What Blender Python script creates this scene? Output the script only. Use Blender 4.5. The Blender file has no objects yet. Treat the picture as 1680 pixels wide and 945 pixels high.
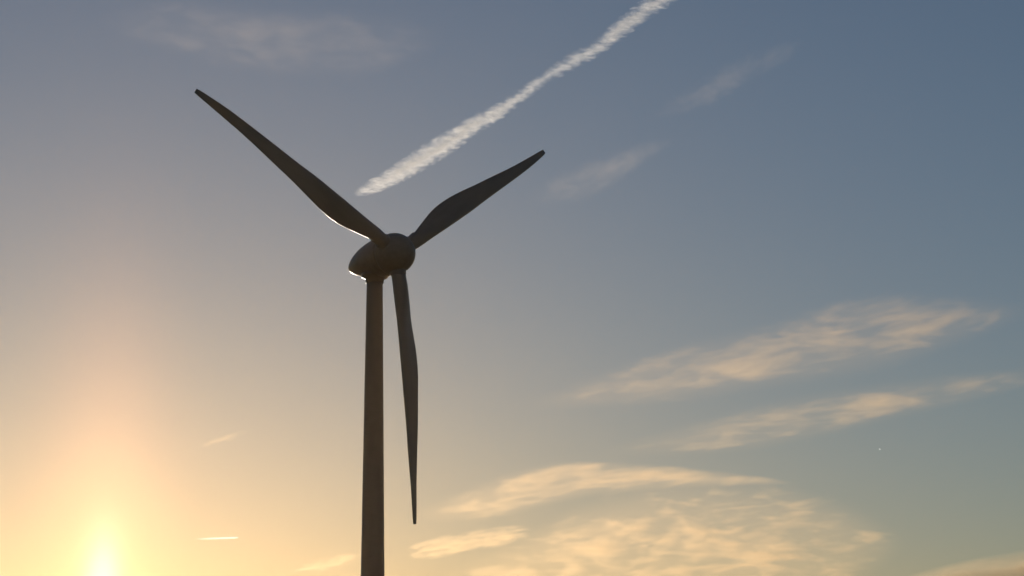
import bpy, bmesh, math, random
from mathutils import Vector, Matrix
R = math.radians
# ---- the few numbers that set the look
SKY_STRENGTH = 0.0745
SKY_TINT = (0.90, 0.888, 1.025)                   # white balance of the picture
GLOWS = [((1.0, 0.40, 0.14), 0.38, 1.75, 6.3), ((1.0, 0.78, 0.34), 0.09, 0.9, 2.4), ((1.0, 0.93, 0.66), 0.6, 0.48, 1.3)]
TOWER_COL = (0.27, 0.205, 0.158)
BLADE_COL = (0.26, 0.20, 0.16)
CT_TAU, CT2_TAU = 1.35, 1.8
HAZE_DENSITY = 1.65e-5
scene = bpy.context.scene
COL = scene.collection

# ---------------------------------------------------------------- camera
PITCH, ROLL, FPX = R(14.2585), R(-0.5882), 3229.2
cam_d = bpy.data.cameras.new('camera')
cam = bpy.data.objects.new('camera', cam_d); COL.objects.link(cam)
cam.location = (0, 0, 1.7)
fw = Vector((0, math.cos(PITCH), math.sin(PITCH)))
rt0 = Vector((1, 0, 0)); up0 = rt0.cross(fw)
rt = rt0*math.cos(ROLL) + up0*math.sin(ROLL)
up = up0*math.cos(ROLL) - rt0*math.sin(ROLL)
cam.matrix_world = Matrix(((rt.x, up.x, -fw.x, 0), (rt.y, up.y, -fw.y, 0), (rt.z, up.z, -fw.z, 1.7), (0, 0, 0, 1)))
cam_d.sensor_width = 36.0
cam_d.lens = 36.0*FPX/1680.0
cam_d.clip_start = 0.5
cam_d.clip_end = 200000.0
scene.camera = cam

# ---------------------------------------------------------------- daylight
SUN_AZ, SUN_EL = R(-11.78), R(5.6)
SUN = Vector((math.sin(SUN_AZ)*math.cos(SUN_EL), math.cos(SUN_AZ)*math.cos(SUN_EL), math.sin(SUN_EL)))
sl = bpy.data.lights.new('sun', 'SUN')
sl.energy = 3.0; sl.angle = R(0.5); sl.color = (1.0, 0.89, 0.74)
so = bpy.data.objects.new('sun', sl); COL.objects.link(so)
so.rotation_euler = (-SUN).to_track_quat('-Z', 'Y').to_euler()
scene.view_settings.view_transform = 'Standard'
scene.view_settings.look = 'None'
scene.view_settings.gamma = 1.0
scene.view_settings.use_curve_mapping = False
scene.view_settings.exposure = 0.0

world = bpy.data.worlds.new('World'); scene.world = world
world.use_nodes = True
nt = world.node_tree; nt.nodes.clear()
w_out = nt.nodes.new('ShaderNodeOutputWorld')
w_bg = nt.nodes.new('ShaderNodeBackground')
sky = nt.nodes.new('ShaderNodeTexSky')
sky.sky_type = 'NISHITA'; sky.sun_disc = False
sky.sun_elevation = SUN_EL; sky.sun_rotation = SUN_AZ
sky.air_density = 1.3; sky.dust_density = 0.45; sky.ozone_density = 2.6
w_bg.inputs['Strength'].default_value = SKY_STRENGTH
def wn(kind, **kw):
    n = nt.nodes.new(kind)
    for k, v in kw.items(): setattr(n, k, v)
    return n
def wire(tree, node, k, v):
    if isinstance(v, bpy.types.NodeSocket): tree.links.new(v, node.inputs[k])
    else: node.inputs[k].default_value = v
def mth(tree, op, *a, clamp=False):
    n = tree.nodes.new('ShaderNodeMath'); n.operation = op; n.use_clamp = clamp
    for i, x in enumerate(a): wire(tree, n, i, x)
    return n.outputs[0]
def vscale(tree, col, fac):
    n = tree.nodes.new('ShaderNodeVectorMath'); n.operation = 'SCALE'
    wire(tree, n, 0, col); wire(tree, n, 'Scale', fac)
    return n.outputs[0]
def vadd(tree, a, b, op='ADD'):
    n = tree.nodes.new('ShaderNodeVectorMath'); n.operation = op
    wire(tree, n, 0, a); wire(tree, n, 1, b)
    return n.outputs[0]
# the bright column of forward-scattered light that stands over the low sun (the same air, seen towards the sun)
geo = wn('ShaderNodeTexCoord')
sp = wn('ShaderNodeSeparateXYZ'); nt.links.new(geo.outputs['Generated'], sp.inputs[0])
az = mth(nt, 'ARCTAN2', sp.outputs[0], sp.outputs[1])
el = mth(nt, 'ARCSINE', sp.outputs[2])
da = mth(nt, 'MULTIPLY', mth(nt, 'SUBTRACT', az, SUN_AZ), 180/math.pi)      # degrees beside the sun
de = mth(nt, 'MULTIPLY', mth(nt, 'SUBTRACT', el, SUN_EL), 180/math.pi)      # degrees above the sun
def glow(sa, se):
    a2 = mth(nt, 'POWER', mth(nt, 'ABSOLUTE', mth(nt, 'DIVIDE', da, sa)), 2.0)
    e2 = mth(nt, 'POWER', mth(nt, 'ABSOLUTE', mth(nt, 'DIVIDE', de, se)), 2.0)
    return mth(nt, 'EXPONENT', mth(nt, 'MULTIPLY', mth(nt, 'ADD', a2, e2), -1.0))
total = vadd(nt, sky.outputs[0], SKY_TINT, 'MULTIPLY')
for c, amp, sa, se in GLOWS:
    total = vadd(nt, total, vscale(nt, tuple(x*amp/SKY_STRENGTH for x in c), glow(sa, se)))
nt.links.new(total, w_bg.inputs['Color'])
nt.links.new(w_bg.outputs[0], w_out.inputs['Surface'])

scene.cycles.volume_bounces = 0
scene.cycles.volume_max_steps = 256
scene.cycles.max_bounces = 6

# ---------------------------------------------------------------- helpers
def tag(o, label=None, cat=None, group=None, kind=None):
    for k, v in (('label', label), ('category', cat), ('group', group), ('kind', kind)):
        if v: o[k] = v
    return o
def link(name, bm, mat, parent=None, smooth=True, mw=None):
    me = bpy.data.meshes.new(name); bm.to_mesh(me); bm.free()
    if smooth:
        for p in me.polygons: p.use_smooth = True
    me.materials.append(mat)
    o = bpy.data.objects.new(name, me); COL.objects.link(o)
    if parent: o.parent = parent
    if mw is not None: o.matrix_local = mw
    return o
def rings(bm, loops, cap0=True, cap1=True, closed=True):
    vs = [[bm.verts.new(p) for p in lp] for lp in loops]
    n = len(vs[0])
    for a, b in zip(vs, vs[1:]):
        for i in range(n if closed else n-1):
            j = (i+1) % n
            bm.faces.new((a[i], a[j], b[j], b[i]))
    if cap0: bm.faces.new(list(reversed(vs[0])))
    if cap1: bm.faces.new(vs[-1])
    bmesh.ops.recalc_face_normals(bm, faces=bm.faces)
    return vs
def ray(px, py):
    """Direction of a point of the photograph (1680 x 945) from the camera."""
    d = rt*((px-840)/FPX) + up*(-(py-472.5)/FPX) + fw
    return d.normalized()
EYE = Vector((0, 0, 1.7))

# ---------------------------------------------------------------- materials
def new_mat(name):
    m = bpy.data.materials.new(name); m.use_nodes = True
    t = m.node_tree; t.nodes.clear()
    out = t.nodes.new('ShaderNodeOutputMaterial')
    return m, t, out
def paint(name, col, rough, dirt=0.25, scale=(0.6, 0.6, 0.12), spec=0.5):
    m, t, out = new_mat(name)
    b = t.nodes.new('ShaderNodeBsdfPrincipled'); t.links.new(b.outputs[0], out.inputs['Surface'])
    b.inputs['Specular IOR Level'].default_value = spec
    tc = t.nodes.new('ShaderNodeTexCoord')
    mp = t.nodes.new('ShaderNodeMapping'); mp.inputs['Scale'].default_value = scale
    t.links.new(tc.outputs['Object'], mp.inputs[0])
    no = t.nodes.new('ShaderNodeTexNoise'); no.inputs['Scale'].default_value = 2.2; no.inputs['Detail'].default_value = 6
    t.links.new(mp.outputs[0], no.inputs['Vector'])
    rp = t.nodes.new('ShaderNodeValToRGB')
    rp.color_ramp.elements[0].position = 0.3; rp.color_ramp.elements[1].position = 0.65
    rp.color_ramp.elements[0].color = (*[c*(1-dirt) for c in col], 1); rp.color_ramp.elements[1].color = (*col, 1)
    t.links.new(no.outputs[0], rp.inputs[0]); t.links.new(rp.outputs[0], b.inputs['Base Color'])
    rr = t.nodes.new('ShaderNodeMapRange'); rr.inputs['To Min'].default_value = rough*0.85; rr.inputs['To Max'].default_value = rough*1.2
    t.links.new(no.outputs[0], rr.inputs['Value']); t.links.new(rr.outputs[0], b.inputs['Roughness'])
    return m
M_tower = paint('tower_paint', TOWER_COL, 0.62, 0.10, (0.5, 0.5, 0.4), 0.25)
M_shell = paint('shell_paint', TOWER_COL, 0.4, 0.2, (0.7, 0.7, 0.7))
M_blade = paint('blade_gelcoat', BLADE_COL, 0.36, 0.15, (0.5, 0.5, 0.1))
M_metal = paint('dark_metal', (0.12, 0.12, 0.12), 0.5, 0.3, (2, 2, 2))
M_plane = paint('aircraft_paint', (0.85, 0.85, 0.85), 0.25, 0.05, (0.1, 0.1, 0.1))

# ---------------------------------------------------------------- ground
gm, t, out = new_mat('field')
b = t.nodes.new('ShaderNodeBsdfPrincipled'); t.links.new(b.outputs[0], out.inputs['Surface'])
b.inputs['Roughness'].default_value = 0.9
tc = t.nodes.new('ShaderNodeTexCoord')
n1 = t.nodes.new('ShaderNodeTexNoise'); n1.inputs['Scale'].default_value = 0.004; n1.inputs['Detail'].default_value = 8
t.links.new(tc.outputs['Object'], n1.inputs['Vector'])
rp = t.nodes.new('ShaderNodeValToRGB')
rp.color_ramp.elements[0].position = 0.35; rp.color_ramp.elements[0].color = (0.035, 0.055, 0.018, 1)
rp.color_ramp.elements[1].position = 0.65; rp.color_ramp.elements[1].color = (0.085, 0.080, 0.035, 1)
t.links.new(n1.outputs[0], rp.inputs[0]); t.links.new(rp.outputs[0], b.inputs['Base Color'])
bm = bmesh.new()
rad = [0, 30, 80, 200, 600, 2000, 8000, 30000, 150000]
prev = [bm.verts.new((0, 0, 0))]
for r_ in rad[1:]:
    cur = [bm.verts.new((r_*math.cos(2*math.pi*k/48), r_*math.sin(2*math.pi*k/48), 0)) for k in range(48)]
    for k in range(48):
        j = (k+1) % 48
        if len(prev) == 1: bm.faces.new((prev[0], cur[k], cur[j]))
        else: bm.faces.new((prev[k], cur[k], cur[j], prev[j]))
    prev = cur
tag(link('ground', bm, gm, smooth=False), kind='structure')

# ---------------------------------------------------------------- wind turbine
HUB = Vector((-14.053, 231.678, 65.124))
YAW, TILT, PHASE, OVER = R(45.01), R(0.5063), R(155.5008), 4.005
AX = Vector((math.sin(YAW)*math.cos(TILT), -math.cos(YAW)*math.cos(TILT), math.sin(TILT)))
AH = Vector((0, 0, 1)).cross(AX).normalized()
AV = AX.cross(AH)
tc_ = HUB - AX*OVER
BASE = Vector((tc_.x, tc_.y, 0))
root = bpy.data.objects.new('wind_turbine', None); COL.objects.link(root)
root.location = BASE; root.empty_display_size = 5
tag(root, 'tall three-bladed wind turbine standing dark against the sunset sky', 'wind turbine')
O = HUB - BASE                                  # hub centre in the turbine's frame

# tower: a slender tapering tube, thicker towards the ground
def tower_r(z): return 0.995 + (61.6 - z)*0.01178 if z > 6 else 0.995 + 55.6*0.01178 + (6-z)*0.035
TOP = 62.25
zs = [0, 1, 3, 6, 10, 16, 22, 28, 34, 40, 46, 52, 57, 60, TOP]
bm = bmesh.new()
rings(bm, [[(tower_r(z)*math.cos(2*math.pi*k/64), tower_r(z)*math.sin(2*math.pi*k/64), z) for k in range(64)] for z in zs])
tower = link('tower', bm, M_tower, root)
bm = bmesh.new()                                # yaw collar under the nacelle
prof = [(62.08, 1.02), (62.1, 1.10), (62.5, 1.13), (62.62, 1.2), (62.72, 1.34), (62.8, 1.6), (63.2, 1.7)]
rings(bm, [[(r_*math.cos(2*math.pi*k/64), r_*math.sin(2*math.pi*k/64), z) for k in range(64)] for z, r_ in prof])
link('yaw_collar', bm, M_shell, tower)

# nacelle and hub: bodies of revolution about the rotor axis
def revolve(prof, n=72):
    bm = bmesh.new()
    rings(bm, [[O + AX*s - AV*(0.20*(max(0.0, -s-3)/5)**2) + (AH*math.cos(2*math.pi*k/n) + AV*math.sin(2*math.pi*k/n))*r_ for k in range(n)] for s, r_ in prof])
    return bm
RB = 2.56; NAC_C, NAC_L = -0.73, 8.15
pn = []
for k in range(0, 33):                          # rounded tail growing to the full girth, cut at the rotor gap
    th = math.pi/2*k/32
    s = NAC_C - NAC_L*math.cos(th); r_ = RB*math.sin(th)**1.38
    if s > -1.28: break
    pn.append((s, max(r_, 0.02)))
rl = pn[-1][1]
pn += [(-1.27, rl), (-1.24, rl-0.03), (-1.24, 1.2)]
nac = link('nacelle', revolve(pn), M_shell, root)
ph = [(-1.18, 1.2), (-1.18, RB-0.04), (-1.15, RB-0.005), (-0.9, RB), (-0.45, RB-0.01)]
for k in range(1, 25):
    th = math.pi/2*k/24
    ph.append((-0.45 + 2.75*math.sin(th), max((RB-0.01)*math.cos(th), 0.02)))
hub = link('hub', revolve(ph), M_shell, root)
bm = revolve([(-1.245, 1.15), (-1.175, 1.15)]); link('main_shaft', bm, M_metal, hub)

# blades: airfoil sections (radius, leading edge cw/axial, trailing edge cw/axial) in metres
ST = [(1.2,0.90,0.0,-0.90,0.0),(2.6,0.92,0.03,-0.88,0.16),(4.0,0.950,0.160,-1.06,0.20),(5.5,0.923,0.261,-1.36,0.014),(7.0,0.908,0.336,-1.645,-0.170),(8.5,0.909,0.377,-1.863,-0.294),(10.0,0.913,0.394,-2.021,-0.269),(12.0,0.904,0.379,-2.102,-0.112),(14.5,0.891,0.380,-1.965,0.103),(17.5,0.801,0.278,-1.633,0.151),(21.0,0.725,0.25,-1.31,0.10),(25.0,0.67,0.14,-0.89,-0.025),(29.0,0.53,0.03,-0.60,-0.25),(31.5,0.38,-0.21,-0.46,-0.36),(32.75,0.27,-0.34,-0.37,-0.44),(33.0,0.20,-0.37,-0.33,-0.45)]
def hermite(xs, ys, x):
    i = max(0, min(len(xs)-2, next((k for k in range(len(xs)-1) if x <= xs[k+1]), len(xs)-2)))
    def sl_(k):
        if k == 0: return (ys[1]-ys[0])/(xs[1]-xs[0])
        if k == len(xs)-1: return (ys[-1]-ys[-2])/(xs[-1]-xs[-2])
        h0, h1 = xs[k]-xs[k-1], xs[k+1]-xs[k]
        return ((ys[k]-ys[k-1])/h0*h1 + (ys[k+1]-ys[k])/h1*h0)/(h0+h1)
    h = xs[i+1]-xs[i]; u = (x-xs[i])/h
    return (2*u**3-3*u*u+1)*ys[i] + (u**3-2*u*u+u)*h*sl_(i) + (3*u*u-2*u**3)*ys[i+1] + (u**3-u*u)*h*sl_(i+1)
XS = [s[0] for s in ST]
TK = [(1.2, 1.0), (2.3, 1.0), (2.6, 0.93), (4.0, 0.78), (5.5, 0.62), (7.0, 0.46), (8.5, 0.33), (10.0, 0.29), (14.5, 0.23), (21, 0.19), (33, 0.15)]
RN = [(1.2, 1.0), (2.6, 1.0), (4.0, 0.92), (5.5, 0.72), (7.0, 0.48), (8.5, 0.28), (10, 0.14), (12.5, 0.03), (33, 0.0)]
FN = (-0.9135, 0.4067)
def section(r_, n=56):
    fb = 0.0 if r_ < 3.84 else max(0.0, min(1.0, (10.5-r_)/3.5))
    la, lb, ta, tb = (hermite(XS, [s[j] for s in ST], r_) for j in (1, 2, 3, 4))
    tk = hermite([p[0] for p in TK], [p[1] for p in TK], r_)
    w = max(0, min(1, hermite([p[0] for p in RN], [p[1] for p in RN], r_)))
    cx, cy = ta-la, -(tb-lb)                    # local y runs against the rotor axis (downwind)
    c = math.hypot(cx, cy); ux, uy = cx/c, cy/c
    nx, ny = -uy, ux
    if ny < 0: nx, ny = -nx, -ny                # suction side: downwind
    pts = []
    for k in range(n):
        ph_ = 2*math.pi*k/n
        x = 0.5*(1-math.cos(ph_)); sg = 1 if ph_ < math.pi else -1
        foil = 5*(0.2969*math.sqrt(x)-0.126*x-0.3516*x*x+0.2843*x**3-0.1015*x**4) + 0.02*x
        ell = math.sqrt(max(x*(1-x), 0))
        y = sg*tk*(w*ell + (1-w)*foil) + (1-w)*0.035*4*x*(1-x)
        px_, py_ = la + ux*c*x + nx*c*y, -lb + uy*c*x + ny*c*y
        if fb > 0:                              # broad flat trailing edge of the inner blade
            d = FN[0]*(px_ - (ta+0.02)) + FN[1]*(py_ - (-tb-0.30*fb))
            if d > 0: px_ -= FN[0]*d*fb; py_ -= FN[1]*d*fb
        pts.append((px_, py_, r_))
    return pts
rs = [1.2, 1.7, 2.2, 2.4, 2.6, 2.9, 3.3, 3.7, 3.82, 3.86, 3.95, 4.2, 4.8, 5.4, 6, 6.6, 7.3, 8, 8.8, 9.6, 10.5, 11.5, 12.6, 13.8, 15.2, 16.8, 18.5, 20.3, 22.2, 24.2, 26.2, 28.2, 29.8, 31, 32, 32.6, 32.88, 33.0]
bm = bmesh.new()
rings(bm, [section(r_) for r_ in rs])
blade0 = None
bm2 = bmesh.new()                               # cuff where the blade enters the hub
rings(bm2, [[(r_*math.cos(2*math.pi*k/48), r_*math.sin(2*math.pi*k/48), z) for k in range(48)] for z, r_ in ((1.3, 1.0), (2.70, 1.0), (2.76, 0.985), (2.78, 0.9))])
for k in range(3):
    tt = PHASE - k*2*math.pi/3
    rad_ = AH*math.cos(tt) + AV*math.sin(tt)
    cw = AH*math.sin(tt) - AV*math.cos(tt)
    yy = -AX
    mw = Matrix(((cw.x, yy.x, rad_.x, O.x), (cw.y, yy.y, rad_.y, O.y), (cw.z, yy.z, rad_.z, O.z), (0, 0, 0, 1)))
    if k == 0:
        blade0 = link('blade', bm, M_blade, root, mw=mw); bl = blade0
        cuff0 = link('root_collar', bm2, M_shell, bl)
    else:
        bl = blade0.copy(); COL.objects.link(bl); bl.parent = root; bl.matrix_local = mw
        c2 = cuff0.copy(); COL.objects.link(c2); c2.parent = bl
for lab, bl in zip(('blade reaching up to the left', 'short-looking blade reaching up to the right', 'blade hanging down beside the tower'), [o for o in root.children if o.name.startswith('blade')]):
    bl['label'] = lab

# ---------------------------------------------------------------- vapour: contrails and clouds (volumes lit by the sun)
def fcurve(tree, val, pts):
    n = tree.nodes.new('ShaderNodeFloatCurve')
    c = n.mapping.curves[0]
    pts = sorted(pts)
    while len(c.points) < len(pts): c.points.new(0.5, 0.5)
    for p, (x, y) in zip(c.points, pts):
        p.location = (x, y); p.handle_type = 'AUTO'
    n.mapping.use_clip = False
    n.mapping.update()
    tree.links.new(val, n.inputs['Value'])
    return n.outputs[0]
def noise(tree, vec, scale, detail=4, rough=0.55, dist=0.0, seed=0.0):
    n = tree.nodes.new('ShaderNodeTexNoise')
    n.inputs['Scale'].default_value = scale; n.inputs['Detail'].default_value = detail
    n.inputs['Roughness'].default_value = rough; n.inputs['Distortion'].default_value = dist
    tree.links.new(vadd(tree, vec, (seed*3.7, seed*1.9, seed*5.3)), n.inputs['Vector'])
    return n.outputs[0]
def vec(tree, x, y, z):
    n = tree.nodes.new('ShaderNodeCombineXYZ')
    for i, v in enumerate((x, y, z)): wire(tree, n, i, v)
    return n.outputs[0]
def frame_at(p, u_dir):
    w = (p - EYE).normalized()
    u = (u_dir - w*u_dir.dot(w)).normalized()
    v = w.cross(u); v = v if v.z > 0 else -v
    w = u.cross(v)
    return Matrix(((u.x, v.x, w.x, p.x), (u.y, v.y, w.y, p.y), (u.z, v.z, w.z, p.z), (0, 0, 0, 1)))
def vapour_mat(name, dens, color, g, step):
    m, t, out = new_mat(name)
    sc = t.nodes.new('ShaderNodeVolumePrincipled')
    sc.inputs['Color'].default_value = (*color, 1); sc.inputs['Anisotropy'].default_value = g
    sc.inputs['Density Attribute'].default_value = ''
    t.links.new(sc.outputs[0], out.inputs['Volume'])
    m.cycles.volume_step_rate = step
    return m, t, sc

def contrail(name, label, pxs, dist, tau, color, g, curve_w, curve_o, curve_d, serr, step=0.35, group=None):
    """A tube of ice crystals between two points of the sky; its width, drift and density vary along it."""
    P1, P2 = EYE + ray(*pxs[0])*dist[0], EYE + ray(*pxs[1])*dist[1]
    Mx = frame_at((P1+P2)/2, P2-P1)
    inv = Mx.inverted()
    # the axis keeps its slant in depth: shear-free tube round the true line
    ax = (P2-P1).normalized(); mid = (P1+P2)/2; L = (P2-P1).length
    v = Mx.col[1].to_3d(); w = ax.cross(v).normalized(); v = w.cross(ax)
    Mx = Matrix(((ax.x, v.x, w.x, mid.x), (ax.y, v.y, w.y, mid.y), (ax.z, v.z, w.z, mid.z), (0, 0, 0, 1)))
    W = max(c[1] for c in curve_w)
    m, t, sc = vapour_mat(name + '_vapour', tau, color, g, step)
    tc = t.nodes.new('ShaderNodeTexCoord'); sp = t.nodes.new('ShaderNodeSeparateXYZ')
    t.links.new(tc.outputs['Object'], sp.inputs[0])
    x, y, z = sp.outputs
    u = mth(t, 'ADD', mth(t, 'DIVIDE', x, L), 0.5)
    hw = mth(t, 'MULTIPLY', fcurve(t, u, [(a, b/W) for a, b in curve_w]), W)
    off = mth(t, 'MULTIPLY', mth(t, 'SUBTRACT', fcurve(t, u, [(a, 0.5 + b/(8*W)) for a, b in curve_o]), 0.5), 8*W)
    # slanted curtains: coordinates sheared along the trail so that the ragged edge leans
    xs = mth(t, 'ADD', x, mth(t, 'MULTIPLY', y, serr))
    q = vec(t, mth(t, 'DIVIDE', xs, W), mth(t, 'DIVIDE', y, W*2.2), mth(t, 'DIVIDE', z, W*2.5))
    q2 = vec(t, mth(t, 'DIVIDE', x, W), mth(t, 'DIVIDE', y, W), mth(t, 'DIVIDE', z, W*2))
    na = noise(t, q, 2.6, 6, 0.68, 0.5, 1.0)
    nb = noise(t, q2, 1.1, 2, 0.5, 0.0, 4.0)
    yy = mth(t, 'SUBTRACT', y, off)
    yy = mth(t, 'ADD', yy, mth(t, 'MULTIPLY', mth(t, 'SUBTRACT', nb, 0.5), mth(t, 'MULTIPLY', hw, 0.45)))
    rho = mth(t, 'DIVIDE', mth(t, 'SQRT', mth(t, 'ADD', mth(t, 'MULTIPLY', yy, yy), mth(t, 'MULTIPLY', z, z))), hw)
    e = mth(t, 'SUBTRACT', 1.0, rho)
    d = mth(t, 'ADD', mth(t, 'MULTIPLY', e, 1.3), mth(t, 'MULTIPLY', mth(t, 'SUBTRACT', na, 0.53), 6.0))
    d = mth(t, 'MINIMUM', mth(t, 'MAXIMUM', d, 0.0), 1.6)
    d = mth(t, 'MULTIPLY', d, mth(t, 'GREATER_THAN', e, -0.35))
    d = mth(t, 'MULTIPLY', d, mth(t, 'MULTIPLY', fcurve(t, mth(t, 'ADD', u, mth(t, 'MULTIPLY', mth(t, 'SUBTRACT', na, 0.55), 0.10)), curve_d), tau/(2*W)))
    t.links.new(d, sc.inputs['Density'])
    def lerp(c, a):
        for (x0, y0), (x1, y1) in zip(c, c[1:]):
            if a <= x1: return y0 + (y1-y0)*(a-x0)/(x1-x0)
        return c[-1][1]
    bm = bmesh.new(); loops = []
    for k in range(49):
        a = k/48; r_ = lerp(curve_w, a)*1.3; o_ = lerp(curve_o, a)
        e_ = math.sqrt(max(0.0, 1-(2*a-1)**2))**0.25 if 0.02 < a < 0.98 else 0.35
        loops.append([((a-0.5)*L, o_ + r_*e_*math.cos(2*math.pi*j/16), r_*e_*math.sin(2*math.pi*j/16)) for j in range(16)])
    rings(bm, loops)
    o = link(name, bm, m); o.matrix_world = Mx
    return tag(o, label, 'contrail')

K = 28000/FPX            # metres per photograph pixel at the contrail
line = [(595,309),(630,293),(665,274),(700,252),(735,230),(770,208),(804,184),(839,164),(874,143),(909,116),(944,92),(979,72),(1014,52),(1047,25),(1080,-1),(1125,-30),(1220,-88)]
A0, A1 = Vector((577, 319)), Vector((1220, -85))
dl = (A1-A0).normalized(); nl = Vector((dl.y, -dl.x)); Ll = (A1-A0).length
if nl.y > 0: nl = -nl                           # upwards in the picture
co = []
for p in line:
    q = Vector(p) - A0; co.append((q.dot(dl)/Ll, (q.dot(nl) - 3.2)*K))
cw_ = [(0, 9*K), (0.05, 12*K), (0.12, 15*K), (0.25, 16.5*K), (0.36, 13.5*K), (0.44, 10.5*K), (0.50, 9*K), (0.56, 9*K), (0.61, 11*K), (0.67, 11*K), (0.74, 12.5*K), (0.85, 13*K), (1, 13*K)]
cd_ = [(-0.1, 0.0), (0, 0.0), (0.03, 0.45), (0.06, 0.85), (0.2, 1.0), (0.40, 1.0), (0.50, 0.8), (0.57, 0.6), (0.65, 0.75), (0.75, 0.9), (1, 0.9), (1.1, 0.9)]
contrail('contrail', 'broad ragged white contrail slanting across the blue upper sky above the turbine', (tuple(A0), tuple(A1)), (30000, 24000), CT_TAU, (0.97, 0.97, 0.97), 0.55, cw_, co, cd_, 1.4)
K2 = 60000/FPX
contrail('contrail', 'short thin bright contrail low in the glow between sun and tower', ((318, 884.5), (391, 882)), (60500, 60000), CT2_TAU, (0.98, 0.98, 0.98), 0.6,
         [(0, 1.3*K2), (0.5, 2.0*K2), (1, 1.6*K2)], [(0, 0), (1, 0)], [(-0.1, 0.0), (0, 0.0), (0.2, 0.35), (0.55, 0.8), (0.85, 1.0), (0.95, 1.0), (1, 0.3), (1.1, 0.1)], 0.0)

def cloud(label, ctr, ang, half, edge, depth, dist, tau, color, g, nsc, thr, seed, streak=0.0, step=0.4, soft=0.5, wispy=3.0, detail=5, rough=0.6, low=0.0, fine=0.45, body=0.0):
    """EDGE: (u, bottom, top) in photograph pixels along the cloud; DEPTH in pixels too."""
    k = dist/FPX
    p = EYE + ray(*ctr)*dist
    w = (p-EYE).normalized()
    r_ = rt - w*rt.dot(w); r_.normalize(); u_ = up - w*up.dot(w) - r_*up.dot(r_); u_.normalize()
    Mx = frame_at(p, r_*math.cos(R(ang)) + u_*math.sin(R(ang)))
    m, t, sc = vapour_mat('cloud_vapour', tau, color, g, step)
    tc = t.nodes.new('ShaderNodeTexCoord'); sp = t.nodes.new('ShaderNodeSeparateXYZ')
    t.links.new(tc.outputs['Object'], sp.inputs[0])
    x, y, z = (mth(t, 'DIVIDE', s, k) for s in sp.outputs)       # in photograph pixels
    V = max(max(abs(e[1]), abs(e[2])) for e in edge)*1.05
    u = mth(t, 'ADD', mth(t, 'DIVIDE', x, 2*half), 0.5)
    top = mth(t, 'MULTIPLY', mth(t, 'SUBTRACT', fcurve(t, u, [((e[0]+1)/2, 0.5+e[2]/(2*V)) for e in edge]), 0.5), 2*V)
    bot = mth(t, 'MULTIPLY', mth(t, 'SUBTRACT', fcurve(t, u, [((e[0]+1)/2, 0.5+e[1]/(2*V)) for e in edge]), 0.5), 2*V)
    half_t = mth(t, 'MAXIMUM', mth(t, 'MULTIPLY', mth(t, 'SUBTRACT', top, bot), 0.5), 0.5)
    midv = mth(t, 'MULTIPLY', mth(t, 'ADD', top, bot), 0.5)
    q = vec(t, mth(t, 'DIVIDE', x, nsc[0]), mth(t, 'DIVIDE', mth(t, 'ADD', y, mth(t, 'MULTIPLY', x, streak)), nsc[1]), mth(t, 'DIVIDE', z, depth*1.6))
    nw = noise(t, q, 0.6, 2, 0.5, 0, seed+7)
    na = noise(t, vadd(t, q, vscale(t, vec(t, nw, nw, 0.0), 1.4)), 1.0, detail, rough, 0.0, seed)
    # smaller ripples inside the large patches
    qf = vec(t, mth(t, 'DIVIDE', x, nsc[0]*0.42), mth(t, 'DIVIDE', mth(t, 'ADD', y, mth(t, 'MULTIPLY', x, streak)), nsc[1]*0.36), mth(t, 'DIVIDE', z, depth*1.2))
    nf = noise(t, vadd(t, qf, vscale(t, vec(t, nw, nw, 0.0), 1.8)), 1.0, 4, 0.6, 0.3, seed+13)
    nm = mth(t, 'ADD', mth(t, 'MULTIPLY', na, 1-fine), mth(t, 'MULTIPLY', nf, fine))
    ev = mth(t, 'DIVIDE', mth(t, 'SUBTRACT', y, midv), half_t)
    eu = mth(t, 'SUBTRACT', mth(t, 'MULTIPLY', u, 2.0), 1.0)
    ez = mth(t, 'DIVIDE', z, depth)
    r2 = mth(t, 'ADD', mth(t, 'ADD', mth(t, 'MULTIPLY', ev, ev), mth(t, 'MULTIPLY', ez, ez)), mth(t, 'POWER', mth(t, 'ABSOLUTE', eu), 4.0))
    env = mth(t, 'MAXIMUM', mth(t, 'SUBTRACT', 1.0, r2), 0.0)
    d = mth(t, 'ADD', mth(t, 'MULTIPLY', mth(t, 'SUBTRACT', nm, thr), wispy), mth(t, 'MULTIPLY', mth(t, 'SUBTRACT', env, 0.55), soft))
    d = mth(t, 'ADD', mth(t, 'MINIMUM', mth(t, 'MAXIMUM', d, 0.0), 1.2), body)
    fade = mth(t, 'MINIMUM', mth(t, 'MULTIPLY', env, 1.7), 1.0)
    d = mth(t, 'MULTIPLY', d, mth(t, 'MULTIPLY', fade, mth(t, 'SUBTRACT', 2.0, fade)) if body > 0.2 else fade)
    if low: d = mth(t, 'MULTIPLY', d, mth(t, 'MAXIMUM', mth(t, 'SUBTRACT', 1.0, mth(t, 'MULTIPLY', ev, low)), 0.0))
    d = mth(t, 'MULTIPLY', d, tau/(depth*k))
    t.links.new(d, sc.inputs['Density'])
    def lerp(j, a):
        for e0, e1 in zip(edge, edge[1:]):
            if a <= e1[0]: return e0[j] + (e1[j]-e0[j])*(a-e0[0])/(e1[0]-e0[0])
        return edge[-1][j]
    bm = bmesh.new(); loops = []
    for i in range(41):
        a = -1 + 2*i/40
        b0, t0 = lerp(1, a), lerp(2, a); mv, hv = (b0+t0)/2, max((t0-b0)/2, 0.6)
        dz = depth*max(0.12, math.sqrt(max(0.0, 1-abs(a)**4)))
        loops.append([(a*half*k, (mv + hv*1.02*math.cos(2*math.pi*j/20))*k, dz*1.02*math.sin(2*math.pi*j/20)*k) for j in range(20)])
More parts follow.
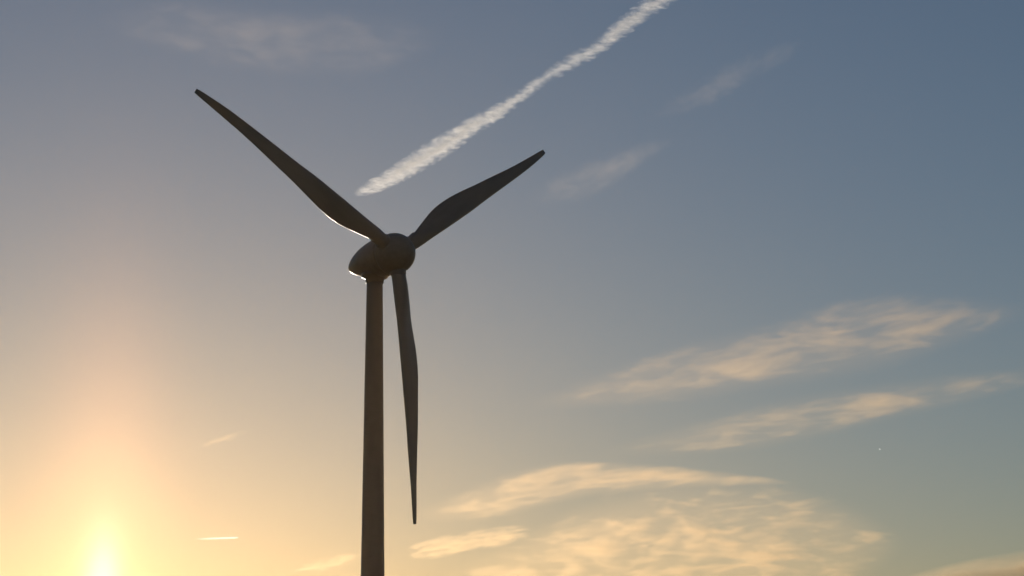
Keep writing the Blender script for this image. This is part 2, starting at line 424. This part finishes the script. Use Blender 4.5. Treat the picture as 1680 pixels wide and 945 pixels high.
    rings(bm, loops)
    o = link('cloud', bm, m); o.matrix_world = Mx
    return tag(o, label, 'cloud')


PEACH = (1.0, 0.71, 0.41); VEIL = (1.0, 0.84, 0.68)  # PEACH: reddening of the low sun's light put into the low clouds' own colour
CL = []
# wispy pair over the right half
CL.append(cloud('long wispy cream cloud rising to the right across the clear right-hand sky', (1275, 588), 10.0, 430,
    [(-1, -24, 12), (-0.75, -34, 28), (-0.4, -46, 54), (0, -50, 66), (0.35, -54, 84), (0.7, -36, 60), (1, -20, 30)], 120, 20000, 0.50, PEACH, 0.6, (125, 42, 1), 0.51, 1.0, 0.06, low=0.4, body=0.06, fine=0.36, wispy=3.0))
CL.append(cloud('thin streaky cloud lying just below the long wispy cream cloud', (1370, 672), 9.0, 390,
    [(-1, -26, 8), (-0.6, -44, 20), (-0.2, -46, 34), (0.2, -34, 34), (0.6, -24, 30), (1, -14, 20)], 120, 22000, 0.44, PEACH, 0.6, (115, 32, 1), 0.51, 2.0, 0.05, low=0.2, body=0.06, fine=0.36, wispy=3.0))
# the large bank at the bottom
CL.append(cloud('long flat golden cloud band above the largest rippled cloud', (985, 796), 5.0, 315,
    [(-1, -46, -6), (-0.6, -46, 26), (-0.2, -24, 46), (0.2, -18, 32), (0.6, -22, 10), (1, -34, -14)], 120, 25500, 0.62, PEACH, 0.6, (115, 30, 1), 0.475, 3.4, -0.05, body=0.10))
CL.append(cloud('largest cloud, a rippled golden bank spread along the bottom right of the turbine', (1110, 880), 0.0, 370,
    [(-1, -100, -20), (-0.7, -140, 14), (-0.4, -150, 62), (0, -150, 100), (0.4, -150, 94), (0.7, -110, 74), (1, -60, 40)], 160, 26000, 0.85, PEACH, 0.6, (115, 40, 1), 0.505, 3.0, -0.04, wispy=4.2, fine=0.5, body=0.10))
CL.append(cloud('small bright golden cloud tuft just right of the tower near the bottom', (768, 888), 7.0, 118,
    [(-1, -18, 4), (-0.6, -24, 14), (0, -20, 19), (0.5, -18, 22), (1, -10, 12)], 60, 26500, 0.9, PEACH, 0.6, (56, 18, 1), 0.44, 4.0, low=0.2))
CL.append(cloud('dark brown cloud with a glowing upper rim in the bottom right corner', (1615, 950), 7.5, 270,
    [(-1, -60, -4), (-0.6, -70, 14), (-0.2, -80, 32), (0.2, -90, 38), (0.6, -100, 46), (1, -90, 40)], 160, 18000, 1.5, (0.90, 0.70, 0.45), 0.6, (130, 44, 1), 0.44, 5.0, soft=0.8, fine=0.45, wispy=4.0, body=0.3))
# faint veils high up
CL.append(cloud('faint grey veil of cloud high above the tip of the left blade', (450, 62), -4, 290,
    [(-1, -20, 40), (-0.6, -44, 60), (-0.1, -66, 56), (0.4, -66, 62), (0.8, -36, 56), (1, -10, 34)], 120, 14000, 0.09, VEIL, 0.55, (100, 52, 1), 0.48, 6.0, 0.05, body=0.08))
CL.append(cloud('faint pinkish cloud puff to the right of the big contrail', (1195, 128), 24, 140,
    [(-1, -22, 6), (-0.4, -34, 22), (0.2, -28, 30), (1, -14, 20)], 50, 14500, 0.075, VEIL, 0.55, (60, 44, 1), 0.47, 7.0, body=0.05))
CL.append(cloud('faint pale cloud streak just past the tip of the right blade', (985, 278), 18, 135,
    [(-1, -32, 8), (-0.4, -44, 22), (0.2, -32, 26), (0.7, -14, 26), (1, -6, 20)], 60, 15500, 0.10, VEIL, 0.55, (62, 44, 1), 0.46, 8.0, body=0.06))
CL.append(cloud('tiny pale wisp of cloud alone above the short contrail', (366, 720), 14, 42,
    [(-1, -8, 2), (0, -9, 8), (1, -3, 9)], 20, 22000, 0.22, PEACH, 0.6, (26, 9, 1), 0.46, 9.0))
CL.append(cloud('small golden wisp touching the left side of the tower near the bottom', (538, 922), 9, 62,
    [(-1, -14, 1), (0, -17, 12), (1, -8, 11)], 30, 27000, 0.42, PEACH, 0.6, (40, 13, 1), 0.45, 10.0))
for o in CL: o['group'] = 'clouds in the evening sky'

# ---------------------------------------------------------------- far airplane: a speck, with a glowing ball added to make it bright
pl = bpy.data.objects.new('airplane', None); COL.objects.link(pl)
pl.location = EYE + ray(1443.5, 737)*20000
tag(pl, 'tiny white speck of a far airplane in clear sky at the right', 'airplane')
bm = bmesh.new()
fus = [(-6.5, 0.1), (-5.5, 0.25), (-3, 0.5), (0, 0.75), (2.5, 0.75), (4, 0.5), (4.6, 0.1)]
rings(bm, [[(s, r_*math.cos(2*math.pi*k/16), r_*math.sin(2*math.pi*k/16)) for k in range(16)] for s, r_ in fus])
fz = link('fuselage', bm, M_plane, pl)
def wing(name, pts, th):
    bm = bmesh.new()
    rings(bm, [[(x, y, z+th*s_) for x, y, z in pts] for s_ in (-0.5, 0.5)])
    return link(name, bm, M_plane, pl, smooth=False)
for s_ in (-1, 1):
    wing('wing', [(1.6, 0.5*s_, 0.6), (0, 0.5*s_, 0.6), (0.2, 6*s_, 0.8), (1.3, 6*s_, 0.8)], 0.18)
    wing('tailplane', [(-5.2, 0.2*s_, 0.2), (-6.3, 0.2*s_, 0.2), (-6.3, 2*s_, 0.2), (-5.6, 2*s_, 0.2)], 0.1)
bm = bmesh.new()
rings(bm, [[(x, y_, z) for x, z in ((-4.6, 0.3), (-6.4, 0.2), (-6.8, 1.9), (-6.0, 1.9))] for y_ in (-0.06, 0.06)])
link('tail_fin', bm, M_plane, pl, smooth=False)
lm, t, out = new_mat('speck_glow')
em = t.nodes.new('ShaderNodeEmission'); em.inputs['Color'].default_value = (1, 0.98, 0.94, 1); em.inputs['Strength'].default_value = 14.0
t.links.new(em.outputs[0], out.inputs['Surface'])
bm = bmesh.new(); bmesh.ops.create_uvsphere(bm, u_segments=16, v_segments=10, radius=1.3)
bmesh.ops.translate(bm, vec=(5.2, 0, 0), verts=bm.verts)
link('speck_glow_ball', bm, lm, pl)
pl.rotation_euler = (0, 0, math.atan2(-pl.location.y, -pl.location.x))     # flying towards the turbine
# ---------------------------------------------------------------- thin evening haze over the fields, glowing towards the sun
hm, t, out = new_mat('haze_air')
pv = t.nodes.new('ShaderNodeVolumePrincipled')
pv.inputs['Color'].default_value = (1.0, 0.64, 0.32, 1)
pv.inputs['Density'].default_value = HAZE_DENSITY
pv.inputs['Anisotropy'].default_value = 0.85
t.links.new(pv.outputs[0], out.inputs['Volume'])
bm = bmesh.new()
bmesh.ops.create_cube(bm, size=1.0)
bmesh.ops.scale(bm, vec=(320000, 320000, 101), verts=bm.verts)
bmesh.ops.translate(bm, vec=(0, 0, 49.5), verts=bm.verts)
tag(link('haze', bm, hm, smooth=False), kind='stuff')
